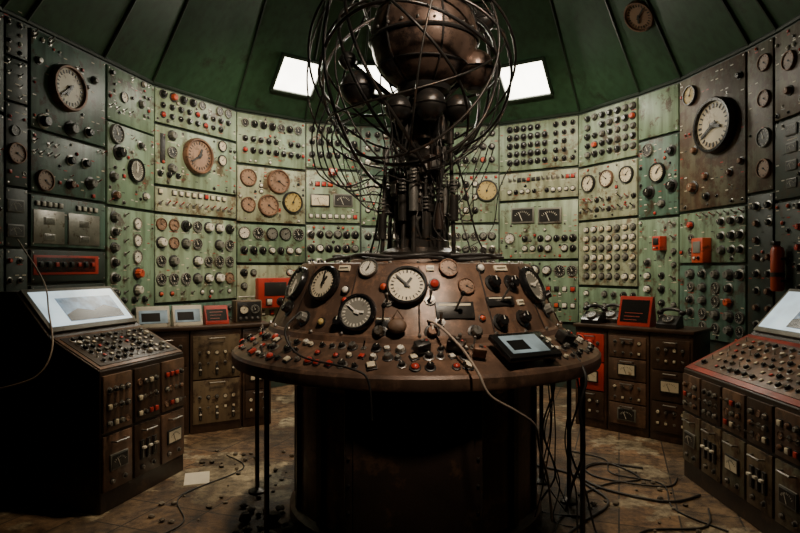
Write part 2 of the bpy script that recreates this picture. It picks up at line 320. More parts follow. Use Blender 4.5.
# ------------------------------------------------------------ wall panels
def facet(i):
    p=V(W[i]).to_3d();q=V(W[i+1]).to_3d(); return frame(p,q-p,(0,0,1)),(q-p).length
PT=.035
DESC={'G':'large round gauge','g':'round gauges','k':'knobs','t':'toggle switches','l':'indicator lamps','s':'sockets','b':'push buttons','m':'rectangular meters','v':'vents','f':'slide faders'}
CN={'green':'green','green_pale':'pale green','green_teal':'teal green','green_dark':'dark green','green_rust':'rust-stained green','green_cream':'cream green'}
FILL=['k_black','t_steel','l_black_gloss','k_ink','t_red','k_grey','l_white','b_red','k_white','s_jack','l_orange','k_ink','l_red']
PANELS=[]
def panel(ci,yt,yb,mat,items,fill=.35,spacing=.058):
    F,L=facet(ci); pxl=400+FP*W[ci][0]/W[ci][1]; pxr=400+FP*W[ci+1][0]/W[ci+1][1]; xc=(pxl+pxr)/2
    if ci<2: xc=400+FP*W[ci+1][0]/W[ci+1][1]
    if ci>=16: xc=400+FP*W[ci][0]/W[ci][1]
    vt=min(pix(F,xc,yt,-PT)[1],HT-.035); vb=max(pix(F,xc,yb,-PT)[1],.35)
    x0=.014; x1=L-.014; w=x1-x0; h=vt-vb-.01
    M=F@Matrix.Translation((x0,0,vb)); b=MB(); b.box((0,-PT,0),(w,-.001,h),mat,.005)
    for sx in (.018,w-.018):
        for sz in (.02,h-.02): b.lathe([(.007,-PT),(.007,-PT-.003),(0,-PT-.004)],8,'steel','y',(sx,0,sz))
    occ=[]; ch=[]
    def loc(x,y):
        u,v,d=pix(F,x,y,-PT); return u-x0,v-vb,d
    for it in items:
        if it[0]=='#':
            _,key,ax,ay,bx,by,nx,ny,r=it
            u0=pix(F,ax,266,-PT)[0]-x0; u1=pix(F,bx,266,-PT)[0]-x0; v0=pix(F,xc,ay,-PT)[1]-vb; v1=pix(F,xc,by,-PT)[1]-vb
            d=pix(F,xc,ay)[2]; rr=r*d/FP*1.2
            if nx>1: rr=min(rr,abs(u1-u0)/(nx-1)*.5)
            if ny>1: rr=min(rr,abs(v1-v0)/(ny-1)*.5)
            keys=key.split('|')
            for i in range(nx):
                for j in range(ny):
                    uu=u0+(u1-u0)*(i/(nx-1) if nx>1 else .5); vv=v0+(v1-v0)*(j/(ny-1) if ny>1 else .5)
                    q=random.random()
                    if q<.05: continue
                    kk=random.choice(keys)
                    if q>.97 and kk[0]=='k': kk=random.choice(('k_red','k_orange'))
                    ch.append((kk,uu,vv,rr*random.uniform(.85,1.0)))
                    if random.random()<.4 and vv-rr-.007>.01: b.box((uu-rr*.8,-PT-.0015,vv-rr-.006),(uu+rr*.8,-PT+.001,vv-rr-.001),random.choice(('cream','black','white','cream','red')))
        elif it[0]=='P':
            _,m2,ax,ay,bx,by=it
            u0=pix(F,ax,266,-PT)[0]-x0; u1=pix(F,bx,266,-PT)[0]-x0; v0=pix(F,xc,by,-PT)[1]-vb; v1=pix(F,xc,ay,-PT)[1]-vb
            u0,u1=max(.008,u0),min(w-.008,u1); v0,v1=max(.008,v0),min(h-.008,v1)
            if u1>u0 and v1>v0: b.box((u0,-PT-.006,v0),(u1,-PT+.002,v1),m2,.002)
        elif it[0]=='X':
            u,v,d=loc(it[1],it[2]); occ.append((u,v,it[3]*d/FP))
        else:
            key,x,y,r=it; u,v,d=loc(x,y); ch.append((key,u,v,r*d/FP*(1.1 if key[0]!='G' else 1)))
    ok=[]
    for key,u,v,r in ch:
        if any((u-a)**2+(v-c)**2<(q*.8)**2 for a,c,q in occ[:3] if items and items[0][0]=='X'): continue
        r=min(r,w*.46,h*.46); u=min(max(u,r+.004),w-r-.004); v=min(max(v,r+.004),h-r-.004); ok.append((key,u,v,r)); occ.append((u,v,r))
    nf=0; nxs=int(w/spacing); nzs=int(h/spacing)
    for i in range(nxs):
        for j in range(nzs):
            if random.random()>fill+.35: continue
            u=(i+.5)*w/nxs; v=(j+.5)*h/nzs; key=FILL[(i*3+j*5+ci)%len(FILL)] if random.random()<.4 else FILL[(j*7+ci)%len(FILL)]
            r=random.choice((.013,.016,.020))
            if any((u-a)**2+(v-c)**2<(q+r+.006)**2 for a,c,q in occ): continue
            if random.random()<fill*1.8 and nf<80: ok.append((key,u,v,r)); nf+=1; occ.append((u,v,r))
            if random.random()<.6:
                zz=v-r-.010
                if zz>.01: b.box((u-.016,-PT-.0015,zz-.004),(u+.016,-PT+.001,zz+.004),random.choice(('cream','black','white','red')))
    kinds=[]
    for key,*_ in ok:
        dsc=DESC[key[0]]
        if dsc not in kinds: kinds.append(dsc)
    kinds.sort(key=lambda q:0 if q in('large round gauge','rectangular meters') else 1)
    lab='%s metal wall panel with %s'%(CN[mat],' and '.join(kinds[:2])) if kinds else CN[mat]+' blank metal wall panel'
    o=obj('control_panel',b.mesh('control_panel'),None,M,lab,'control panel',group='instrument panels covering the curved wall')
    for key,u,v,r in ok: put(key,o,u,-PT,v,r,random.choice((0,0,.4,-.5)) if key[0]=='k' else 0)
    PANELS.append((ci,yt,yb,o)); return o
KM='k_black|k_ink|k_grey|k_white|k_ink'
for yt,yb in ((0,110),(112,245),(247,330)):
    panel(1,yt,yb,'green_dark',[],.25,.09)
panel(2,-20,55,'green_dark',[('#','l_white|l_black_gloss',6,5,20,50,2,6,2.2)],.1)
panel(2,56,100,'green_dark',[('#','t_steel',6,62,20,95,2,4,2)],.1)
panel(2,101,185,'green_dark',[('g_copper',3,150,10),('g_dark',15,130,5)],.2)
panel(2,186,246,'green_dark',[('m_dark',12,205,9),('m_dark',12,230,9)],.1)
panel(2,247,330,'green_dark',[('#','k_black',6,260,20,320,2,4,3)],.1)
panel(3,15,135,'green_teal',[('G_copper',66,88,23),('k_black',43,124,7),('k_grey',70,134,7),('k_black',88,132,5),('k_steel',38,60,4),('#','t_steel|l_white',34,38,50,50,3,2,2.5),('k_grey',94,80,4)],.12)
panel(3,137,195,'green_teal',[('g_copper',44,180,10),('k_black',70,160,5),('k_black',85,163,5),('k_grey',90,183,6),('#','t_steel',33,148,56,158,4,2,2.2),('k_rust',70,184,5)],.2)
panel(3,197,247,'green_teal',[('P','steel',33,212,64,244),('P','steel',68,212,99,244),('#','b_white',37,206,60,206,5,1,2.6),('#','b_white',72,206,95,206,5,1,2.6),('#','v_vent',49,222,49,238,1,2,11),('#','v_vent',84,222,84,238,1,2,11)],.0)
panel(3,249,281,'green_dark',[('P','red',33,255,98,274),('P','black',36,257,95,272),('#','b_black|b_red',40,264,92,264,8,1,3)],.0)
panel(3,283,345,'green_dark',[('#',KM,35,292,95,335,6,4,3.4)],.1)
panel(4,60,125,'green',[('k_black',112,72,3),('g_cream',124,97,5),('k_white',143,80,3),('k_grey',141,104,4),('#','t_steel',110,112,130,112,4,1,2)],.22)
panel(4,126,206,'green',[('g_dark',116,131,9),('k_ink',118,152,7),('G_dark',135,170,12),('k_grey',113,176,5),('k_rust',115,195,5),('k_black',140,145,4),('k_white',145,196,4)],.18)
panel(4,208,345,'green',[('#','k_white|g_white',137,222,137,290,1,5,6),('#','k_grey|k_black',114,218,114,292,1,6,5),('#','t_steel',125,215,125,292,1,7,2.4),('#','k_ink',112,300,144,335,4,4,3.6)],.1)
panel(5,80,130,'green_pale',[('#','g_dark|k_ink',163,93,228,104,8,1,4),('#','l_black_gloss|k_ink|l_red',163,113,228,122,9,2,2.8)],.15)
panel(5,132,188,'green_pale',[('G_rust',197,156,18),('P','black',160,140,165,168),('#','k_grey|g_dark',172,140,172,172,1,3,5),('g_cream',222,142,5),('g_cream',222,160,5),('#','k_ink',160,178,178,178,3,1,3)],.2)
panel(5,190,214,'green_cream',[('#','b_red|b_white|b_cream|b_orange',160,195,229,195,12,1,2.4),('#','t_steel|t_red',160,206,229,206,12,1,2.4)],.0)
panel(5,216,300,'green_pale',[('#','g_dark|k_white|g_copper|k_grey|g_dark|k_ink',161,226,229,278,7,4,5.2),('#','l_orange|l_white|t_steel',161,292,229,292,8,1,2.2)],.05)
panel(5,302,345,'green_teal',[('#',KM,161,310,229,335,7,3,3.6)],.1)
panel(6,108,165,'green_pale',[('#','g_dark|k_ink',245,126,298,126,7,1,3.8),('#','k_ink|l_black_gloss',245,141,298,152,8,2,2.8)],.15)
panel(6,167,222,'green_cream',[('g_copper',248,177,8),('g_copper',278,173,11),('g_copper',248,204,7),('g_copper',268,205,10),('g_yellow',292,202,10),('#','l_white',260,186,262,192,1,2,2)],.25)
panel(6,224,262,'green',[('#','g_dark|g_black|g_white',244,233,298,233,5,1,5.6),('#','k_ink|k_white',244,250,298,250,7,1,3.6)],.1)
panel(6,264,330,'green_cream',[('X',272,290,26),('#','k_white|k_grey|k_ink',244,272,298,285,7,2,3.3),('#','b_white|b_red|b_black',244,300,298,312,7,2,2.4)],.1)
panel(7,118,168,'green',[('#','k_ink',312,130,354,155,6,3,3.2)],.2)
panel(7,170,222,'green_pale',[('X',332,172,7),('#','t_red|t_white|b_red|b_orange',311,184,355,184,8,1,2.6),('m_cream',320,200,9),('m_dark',343,200,9),('#','b_white|b_red',311,216,355,216,8,1,2.2)],.2)
panel(7,224,320,'green',[('#',KM,311,234,355,262,6,3,3.8),('#','b_red|b_white',311,278,355,300,6,3,2.7)],.2)
panel(8,120,175,'green_teal',[('#','l_white|k_ink',368,135,422,162,7,3,3)],.2)
panel(8,177,225,'green',[('#','t_steel|k_white',368,185,422,210,7,2,2.8)],.3)
panel(8,227,320,'green_teal',[('#',KM,368,236,422,290,7,4,3.6)],.2)
panel(9,120,172,'green',[('#','k_ink',440,134,492,160,7,3,3)],.2)
panel(9,174,222,'green_pale',[('g_yellow',497,190,10),('#','k_ink|k_white',440,184,475,210,5,3,3.2)],.3)
panel(9,224,320,'green',[('#','k_black|k_grey|g_dark',440,236,492,262,7,3,3.8),('#','t_steel|b_red',440,280,492,300,7,2,2.6)],.2)
panel(10,115,168,'green_pale',[('#','k_ink|l_black_gloss',510,126,545,160,6,5,3),('#','k_ink',556,126,573,160,3,5,2.6)],.1)
panel(10,170,198,'green_cream',[('#','b_black|t_steel|b_red',510,178,573,178,14,1,2.2),('#','k_white|l_white|k_ink',510,190,573,190,11,1,2.4)],.05)
panel(10,200,258,'green_pale',[('m_dark',523,215,11),('m_dark',550,215,11),('g_white',510,238,5),('#','k_ink|k_white',525,238,573,248,7,2,3.3)],.2)
panel(10,260,320,'green',[('#','g_cream|k_white|g_dark',510,270,573,270,6,1,5),('#','b_black|b_white|b_red|b_orange',510,288,573,304,9,2,2.5)],.15)
panel(11,95,160,'green_pale',[('#','k_ink|k_ink|k_grey',588,112,634,150,7,5,3.3)],.0)
panel(11,162,217,'green_cream',[('g_cream',589,183,8),('g_cream2',607,178,8),('g_cream',627,174,8),('#','t_black|k_ink|t_red',586,198,634,208,9,2,2.5)],.2)
panel(11,219,285,'green_cream',[('#','k_white|k_cream|k_grey',587,228,634,276,7,6,3.3)],.0)
panel(11,287,345,'green',[('#',KM,587,294,634,330,6,4,3.2)],.1)
panel(12,84,134,'green',[],0,.3)
panel(12,136,215,'green_teal',[('g_dark',648,150,6),('G_cream',658,172,10),('k_ink',674,185,6),('k_ink',650,192,6),('k_ink',672,150,5),('k_grey',662,203,4)],.2)
panel(12,217,345,'green',[('X',663,243,10),('#','k_black|k_white',648,262,648,330,1,6,4),('#','t_steel|k_grey',674,225,674,330,1,9,3),('#','k_ink',662,275,662,330,1,5,3.4)],.1)
panel(13,60,206,'green_rust',[('G_cream',718,125,28),('g_yellow',691,95,9),('k_rust',694,187,6),('k_rust',706,176,4),('k_rust',730,172,4),('k_ink',707,196,4),('k_rust',742,160,4),('k_rust',695,150,4),('k_ink',740,75,4)],.1)
panel(13,208,262,'green',[('X',706,246,15),('#','k_black|g_dark',690,222,693,250,1,3,4),('#','k_black|k_grey',722,222,743,250,3,3,4.4),('#','t_steel|t_red',700,214,743,214,7,1,2.4)],.15)
panel(13,264,340,'green_teal',[('#','k_black|k_grey|g_dark',691,274,744,328,5,5,5)],.05)
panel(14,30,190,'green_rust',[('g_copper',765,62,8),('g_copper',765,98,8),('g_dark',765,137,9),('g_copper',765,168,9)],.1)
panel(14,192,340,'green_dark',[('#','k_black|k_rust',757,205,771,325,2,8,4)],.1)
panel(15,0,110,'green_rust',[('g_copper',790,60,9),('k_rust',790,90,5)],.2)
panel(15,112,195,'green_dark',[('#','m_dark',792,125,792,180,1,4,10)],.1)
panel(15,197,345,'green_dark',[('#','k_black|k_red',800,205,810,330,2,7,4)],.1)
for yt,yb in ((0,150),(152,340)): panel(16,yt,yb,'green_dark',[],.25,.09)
def mount(ci,px,py):
    F,L=facet(ci); u,v,d=pix(F,px,py,-PT); par=[q for q in PANELS if q[0]==ci and q[1]<=py<=q[2]+2][0][3]
    return par,par.matrix_basis.inverted()@F@Matrix.Translation((u,-PT-.001,v))
def alarm(ci,px,py,w,h,col,inner,label):
    par,M=mount(ci,px,py)
    b=MB(); b.box((-w/2,-.09,-h/2),(w/2,0,h/2),col,.008)
    e=obj('alarm_box',b.mesh('alarm_box'),par,M,label)
    b=MB(); b.box((-w*.33,-.097,-h*.1),(w*.33,-.088,h*.36),inner,.003); obj('window_plate',b.mesh('plate'),e)
    put('b_white',e,-w*.2,-.09,-h*.3,w*.1); put('k_ink',e,w*.15,-.09,-h*.3,w*.12); return e
alarm(13,706,250,.15,.22,'orange','grey','orange metal alarm box with grey window')
alarm(12,663,243,.10,.14,'red','black','small red alarm box with dark window')
alarm(6,272,292,.42,.34,'red','black','wide red-framed control box with black face')
alarm(7,332,172,.10,.08,'red','white','tiny red warning box')
par,M=mount(15,785,268)
b=MB(); b.lathe([(.0,-.17),(.035,-.165),(.045,-.15),(.045,.13),(.035,.155),(.018,.165),(.018,.185),(0,.19)],24,'orange','z',(0,-.055,0))
b.lathe([(.047,-.06),(.047,-.03)],24,'black','z',(0,-.055,0)); b.box((-.05,-.06,-.10),(.05,0,-.08),'iron',.003); b.box((-.05,-.06,.06),(.05,0,.08),'iron',.003); b.box((-.02,-.10,.17),(.03,-.05,.20),'black',.004)
obj('extinguisher_cylinder',b.mesh('cylinder'),par,M,'tall orange-red cylinder in iron brackets')
F=slope_frame(11); u,v,d=pix(F,641,14)
ck=obj('wall_clock',P['G_rust'],None,F@T(u,-.01,v,.15),'round clock with rusty rim on the green ceiling slope','clock')
hands(ck,'G_rust',1.0,3.6)
# ------------------------------------------------------------ round console
TC=V((0.09,3.6,0))
con=obj('round_control_console',None,None,Matrix.Translation(TC),'round brown metal control console ringed with gauges, knobs and levers','control console')
b=MB(); b.lathe([(.70,.86),(1.02,.875),(1.055,.885),(1.06,.90),(1.06,.94),(1.05,.955),(1.035,.962),(.86,1.065),(.852,1.09),(.84,1.10),(.70,1.10)],128,'brown_metal'); obj('tabletop',b.mesh('tabletop',.35),con)
b=MB(); b.lathe([(.835,1.095),(.68,1.42),(.665,1.435),(.60,1.44),(.56,1.43),(.40,1.43),(.38,1.46),(.30,1.47),(.0,1.47)],128,'brown_metal')
for i in range(28):
    a=2*math.pi*i/28
    for (r,z) in ((.845,1.103),(.63,1.44)): b.sphere((r*math.cos(a),r*math.sin(a),z),.010,'steel',8)
for i in range(14):
    a=2*math.pi*(i+.5)/14; c,s_=math.cos(a),math.sin(a)
    b.cyl((.838*c,.838*s_,1.098),(.684*c,.684*s_,1.42),.004,.004,6,'brown_dark')
obj('dome',b.mesh('dome',.35),con)
b=MB(); b.lathe([(.74,0),(.74,.06),(.70,.08),(.70,.78),(.74,.86)],48,'brown_metal')
for i in range(16):
    a=2*math.pi*i/16; b.box((-.02,-.72,.08),(.02,-.68,.80),'brown_dark',0,Matrix.Rotation(a,4,'Z'))
obj('pedestal',b.mesh('pedestal',.4),con)
b=MB(); b.box((-.34,-.92,0),(.28,-.60,.868),'brown_dark',.012); b.box((-.30,-.928,.06),(.24,-.918,.80),'brown_dark',.004)
for sx in (-.32,.26):
    for k in range(7): b.sphere((sx,-.92,.08+.12*k),.008,'iron',8)
obj('service_hatch',b.mesh('hatch'),con)
for x,y in ((-.9,3.78),(-.7,3.15),(.95,3.12),(1.02,3.62),(.93,3.95)):
    b=MB(); b.cyl((x-TC.x,y-3.6,0.01),(x-TC.x,y-3.6,.885),.014,.014,10,'iron'); b.lathe([(.055,0),(.055,.012),(.02,.03),(.0,.03)],14,'iron','z',(x-TC.x,y-3.6,0)); obj('leg',b.mesh('leg'),con)
def cone_frame(th,t,r0,z0,r1,z1):
    out=V((math.sin(th),-math.cos(th),0)); ex=V((math.cos(th),math.sin(th),0)); r=r0+(r1-r0)*t; z=z0+(z1-z0)*t
    up=-out*(r0-r1)+V((0,0,z1-z0)); return frame(out*r+V((0,0,z)),ex,up)
DOME=(.835,1.095,.68,1.42); RING=(1.035,.962,.86,1.065)
def proj(p): return 400+FP*p.x/p.y, 266-FP*(p.z-1.42)/p.y
def cone_pick(px,py,S):
    best=None
    t0,t1,a0,a1=0.02,.98,-1.6,1.6
    for it in range(3):
        for i in range(41):
            for j in range(21):
                a=a0+(a1-a0)*i/40; t=t0+(t1-t0)*j/20
                q=cone_frame(a,t,*S).translation+TC; x,y=proj(q); e=(x-px)**2+(y-py)**2
                if best is None or e<best[0]: best=(e,a,t)
        da=(a1-a0)/12; dt=(t1-t0)/12; a0,a1=best[1]-da,best[1]+da; t0,t1=max(0.02,best[2]-dt),min(.98,best[2]+dt)
    return best[1],best[2]
def put_cone(key,px,py,r,S,rot=0,extra=0.0):
    a,t=cone_pick(px,py,S); F=cone_frame(a,t,*S); d=(F.translation+TC).y; s=r*d/FP
    o=obj(NAMES[key[0]],P[key],con,F@T(0,-.001-extra,0,s,rot))
    if key[0]=='G': hands(o,key)
    return o
for k,x,y,r in (('G_whiteblack',326,284,19),('G_dark',299,284,18),('G_whiteblack',407,286,21),('G_dark',358,313,20),('G_white',369,268,10),('g_copper',448,268,10),('g_copper',466,286,9),('G_dark',530,286,20),
    ('k_ink',492,283,9),('k_ink',510,283,9),('k_ink',340,322,8),('k_steel',380,332,8),('k_rust',432,332,8),('k_ink',290,308,8),('k_grey',305,318,8),('k_steel',475,332,8),('k_ink',500,322,9),('k_ink',522,318,9),('k_grey',545,310,8),
    ('l_orange',384,287,5),('l_white',346,290,5),('l_red',434,284,6),('l_white',480,268,5),('t_steel',430,300,7),('k_ink',551,292,6),('l_yellow',322,322,5),('t_steel',440,322,7),('t_steel',388,302,6),('l_red',345,300,4),('l_orange',482,318,4)):
    put_cone(k,x,y,r,DOME)
for px,py,w,h,m in ((455,310,.19,.085,'black'),(500,301,.17,.05,'black'),(383,322,.07,.05,'black'),(345,268,.07,.03,'cream'),(500,268,.09,.03,'cream'),(430,268,.04,.03,'cream'),(520,302,.05,.03,'cream')):
    a,t=cone_pick(px,py,DOME); F=cone_frame(a,t,*DOME); b=MB(); b.box((-w/2,-.008,-h/2),(w/2,.008,h/2),m,.003)
    if m=='black':
        b.cyl((0,-.01,0),(.02,-.09,.05),.006,.005,8,'steel'); b.sphere((.02,-.09,.05),.013,'black_gloss',10); b.box((-w*.42,-.0095,h*.25),(w*.42,-.007,h*.38),'cream')
        obj('lever_plate',b.mesh('lever_plate'),con,F)
    else:
        b.box((-w*.35,-.0095,-.003),(w*.35,-.007,.003),'black'); obj('name_plate',b.mesh('name_plate'),con,F)
keys=['b_white','k_ink','k_black','b_black','t_steel','k_white','b_cream','k_ink','l_red','k_ink','t_black','k_grey','b_red','k_cream','k_steel','k_ink']
cnt=0
for row,t in enumerate((.5,.2,.8)):
    for i in range(46):
        th=-1.42+2.84*i/45+random.uniform(-.012,.012)
        if .28<th<.60: continue
        if random.random()<.18 or cnt>=98: continue
        F=cone_frame(th,t+random.uniform(-.05,.05),*RING); k=random.choice(keys); r=random.choice((.017,.021,.026))
        obj(NAMES[k[0]],P[k],con,F@T(0,-.001,0,r,random.uniform(-.5,.5))); cnt+=1
def wobble(pts,n=40):
    pts=[V(p) for p in pts]; q=[pts[0]]+pts+[pts[-1]]; out=[]; seg=max(4,n//(len(pts)-1))
    for i in range(1,len(q)-2):
        for j in range(seg):
            t=j/seg; a,b_,c,d=q[i-1],q[i],q[i+1],q[i+2]
            out.append(.5*((2*b_)+(c-a)*t+(2*a-5*b_+4*c-d)*t*t+(3*b_-a-3*c+d)*t**3))
    out.append(pts[-1]); return out
def cable(name,pts,r,mat,label,parent=None,cat='cable',n=60):
    b=MB(); b.tube(wobble(pts,n),r,mat,8)
    if parent: return obj(name,b.mesh(name,1.2),parent)
    return obj(name,b.mesh(name,1.2),None,None,label,cat)
# ------------------------------------------------------------ globe apparatus
AP=V((.12,3.6,1.472)); ap=obj('wire_globe_apparatus',None,None,Matrix.Translation(AP),'dark bronze globe caged in tangled wire hoops on a machine column','machine sculpture')
def A(px,py,dy=0.0):
    d=3.6+dy; return V(((px-400)/FP*d,d,1.42-(py-266)/FP*d))-AP
b=MB(); g=A(424,40,-.05); GR=.315; b.sphere(g,GR,'globe',48)
for ti in (0.3,1.35,2.4):
    pts=[g+Matrix.Rotation(ti,3,'Z')@V((0,math.cos(a)*(GR+.003),math.sin(a)*(GR+.003))) for a in [2*math.pi*i/48 for i in range(48)]]; b.tube(pts,.006,'iron',6,True)
for z,rr in ((-.02,.012),(.15,.006),(-.17,.006)):
    q=math.sqrt(GR**2-z*z)+.003; pts=[g+V((math.cos(a)*q,math.sin(a)*q,z)) for a in [2*math.pi*i/48 for i in range(48)]]; b.tube(pts,rr,'iron',6,True)
for i in range(22):
    a=2*math.pi*i/22; b.sphere(g+V((math.cos(a)*(GR+.002),math.sin(a)*(GR+.002),.015)),.009,'steel',8)
b.lathe([(.10,-.34),(.15,-.31),(.16,-.28),(0,-.26)],24,'iron','z',g)
obj('globe',b.mesh('globe',.5),ap)
for px,py,r,dy,m in ((358,88,.105,.02,'iron'),(474,70,.12,-.06,'globe'),(348,60,.055,.1,'iron'),(398,108,.075,-.22,'iron'),(458,108,.08,-.15,'iron'),(484,20,.07,.12,'iron'),(430,104,.09,-.24,'iron')):
    b=MB(); c=A(px,py,dy); b.sphere(c,r,m,28); b.tube([c+V((math.cos(a)*r*1.01,math.sin(a)*r*1.01,0)) for a in [2*math.pi*i/32 for i in range(32)]],.005,'iron',6,True)
    hub=A(420,120); b.cyl(c,hub,.014,.02,8,'iron'); b.cyl(c+V((0,0,-r*1.05)),c+V((0,0,-r*.8)),r*.35,r*.5,14,'iron'); obj('sphere',b.mesh('sphere',.5),ap)
b=MB(); h=A(424,135)
b.lathe([(.0,-.16),(.10,-.16),(.13,-.10),(.12,-.04),(.15,0),(.16,.07),(.13,.12),(.10,.16),(.11,.2),(.07,.22),(0,.23)],28,'iron','z',h)
for i in range(8):
    a=2*math.pi*i/8; c=h+V((.15*math.cos(a),.15*math.sin(a),.03)); b.cyl(c+V((0,0,-.08)),c+V((0,0,.09)),.03,.03,12,'iron'); b.sphere(c+V((0,0,.09)),.032,'steel',12)
obj('engine_head',b.mesh('engine_head',.5),ap)
b=MB()
prof=[(.0,0),(.24,0),(.24,.03),(.20,.05),(.17,.06),(.17,.10),(.11,.13),(.10,.25),(.13,.27),(.13,.31),(.09,.33),(.085,.45),(.12,.47),(.12,.50),(.08,.52),(.075,.66),(.11,.68),(.11,.72),(0,.72)]
b.lathe(prof,32,'iron','z',(0,0,0))
for z in (.17,.20,.23,.37,.41,.56,.60,.64): b.lathe([(.09,z-.008),(.105,z-.008),(.105,z+.008),(.09,z+.008)],24,'steel' if int(z*100)%2 else 'iron','z')
obj('column',b.mesh('column',.5),ap)
for i in range(16):
    a=2*math.pi*i/16+.2; r=.15+.04*(i%3); zt=.34+.10*(i%5); b=MB()
    p0=V((r*math.cos(a),r*math.sin(a),.03)); p1=V((r*.9*math.cos(a),r*.9*math.sin(a),zt)); z1=.08+.05*(i%4)
    b.cyl(p0,p1,.013,.011,10,'iron'); b.cyl(p0+V((0,0,z1)),p0+V((0,0,z1+.15)),.027,.027,12,('iron','brown_dark','iron','steel')[i%4]); b.cyl(p1-V((0,0,.08)),p1,.022,.022,10,'steel' if i%4==0 else 'iron')
    for q in range(4): b.cyl(p0+V((0,0,z1+.17+.02*q)),p0+V((0,0,z1+.18+.02*q)),.021,.021,10,'steel')
    obj('piston_rod',b.mesh('rod'),ap)
for i in range(8):
    a=2*math.pi*i/8+.5; b=MB(); M=Matrix.Rotation(a,4,'Z'); z=.08+.07*i; b.box((.09,-.04,z),(.18,.04,z+.09),'iron' if i%2 else 'brown_dark',.008,M); b.box((.18,-.03,z+.015),(.186,.03,z+.07),'steel',.002,M); obj('gearbox',b.mesh('gearbox'),ap)
cc=A(410,70)
hoops=[(0,0,.60,.66),(.5,.15,.58,.66),(1.1,-.2,.57,.64),(1.8,.1,.56,.62),(2.5,.25,.60,.62),(.3,1.35,.56,.58),(2.2,1.0,.57,.60),(.0,.75,.62,.58),(1.7,-.6,.60,.55),(.15,-.15,.52,.60),(.7,-.35,.54,.52),(2.9,.4,.50,.62),(2.7,-.75,.58,.50)]
rnd=random.Random(3)
for rz,tilt,ra,rb in hoops:
    M=Matrix.Rotation(rz,3,'Z')@Matrix.Rotation(tilt,3,'X'); ph=rnd.uniform(0,6); am=rnd.uniform(.02,.055)
    off=V((rnd.uniform(-.05,.05),rnd.uniform(-.05,.05),rnd.uniform(-.05,.05)))
    pts=[]
    for i in range(80):
        a=2*math.pi*i/80; k=1+am*math.sin(2*a+ph)+am*.5*math.sin(3*a+ph*2)+am*.25*math.sin(5*a+ph); pts.append(cc+off+M@V((ra*k*math.cos(a),.06*math.sin(2*a+ph),rb*k*math.sin(a))))
    b=MB(); b.tube(pts,rnd.choice((.006,.008,.010)),'iron',8,True); obj('wire_hoop',b.mesh('hoop',1.2),ap)
for i in range(26):
    a=rnd.uniform(0,6.28); r0=rnd.uniform(.25,.5); z0=rnd.uniform(.4,.75)
    p0=V((r0*math.cos(a),r0*math.sin(a),z0)); a2=a+rnd.uniform(-.8,.8)
    p3=V((rnd.uniform(.08,.2)*math.cos(a2),rnd.uniform(.08,.2)*math.sin(a2),rnd.uniform(.02,.4)))
    m1=p0*.7+p3*.3+V((rnd.uniform(-.1,.1),rnd.uniform(-.1,.1),rnd.uniform(-.25,-.05))); m1.z=max(m1.z,.05)
    m2=p0*.3+p3*.7+V((rnd.uniform(-.1,.1),rnd.uniform(-.1,.1),rnd.uniform(-.15,.1))); m2.z=max(m2.z,.04)
    m0=V((p0.x*1.15,p0.y*1.15,p0.z+.15))
    cable('wire',[m0,p0,m1,m2,p3],rnd.choice((.002,.003,.004)),rnd.choice(('rubber','iron','rubber')),None,ap,n=40)
for i in range(16):
    a=rnd.uniform(0,6.28); pts=[]; tw=rnd.uniform(-1.2,1.2)
    for q in range(6):
        z=.85-.165*q; r=rnd.uniform(.11,.19); pts.append(V((r*math.cos(a+tw*q*.3),r*math.sin(a+tw*q*.3),max(.05,z))))
    cable('wire',pts,rnd.choice((.004,.006,.008)),rnd.choice(('rubber','rubber','iron')),None,ap,n=40)
for i in range(14):
    a=rnd.uniform(0,6.28); a1=a+rnd.uniform(-.4,.4); p0=V((.14*math.cos(a),.14*math.sin(a),rnd.uniform(.35,.7))); r=rnd.uniform(.30,.42)
    cable('wire',[p0,V((.22*math.cos(a),.22*math.sin(a),p0.z-.05)),V((r*.85*math.cos(a1),r*.85*math.sin(a1),.16)),V((r*math.cos(a1),r*math.sin(a1),.012)),V((r*math.cos(a1+.5),r*math.sin(a1+.5),.01))],rnd.choice((.004,.006,.008)),'rubber',None,ap,n=40)
for k in range(5):
    pts=[A(322+k*7,95+k*6,-.1+.05*k),A(312+k*5,135,-.05*k),A(318+k*6,172,0),A(345+k*4,186+k*4,0),A(375,178+k*8,0),A(405,190+k*6,0)]
    cable('wire',pts,.005,'rubber',None,ap,n=40)
for k in range(6):
    a0=rnd.uniform(0,6.28); pts=[]
    for i in range(9):
        a=a0+i*.32; r=.47+.06*math.sin(i*1.3+k); pts.append(V((TC.x+r*math.cos(a),TC.y+r*math.sin(a),1.452+.012*(k%2)+.02*abs(math.sin(i))))-AP)
    cable('coiled_cable',pts,.009,'rubber',None,ap)
def CP(px,py,d): return V(((px-400)/FP*d,d,1.42-(py-266)/FP*d))
cable('power_cable',[CP(428,320,2.80),CP(440,326,2.72),CP(462,348,2.62),CP(478,372,2.5),CP(490,395,2.47),CP(515,410,2.5),CP(535,425,2.55),CP(540,450,2.6),CP(548,480,2.7),CP(552,520,2.9)],.006,'cable_pale','pale cable draped over the round console edge to the floor')
cable('power_cable',[CP(300,312,2.86),CP(285,330,2.70),CP(300,355,2.63),CP(350,368,2.53),CP(368,380,2.50),CP(372,420,2.50)],.005,'rubber','thin black cable hanging over the round console rim')
cable('power_cable',[CP(572,350,3.02),CP(580,362,2.92),CP(586,380,2.86),CP(580,410,2.86),CP(584,450,2.90),CP(572,485,3.0),CP(566,510,3.1)],.008,'rubber','thick black cable hanging from the round console to the floor')
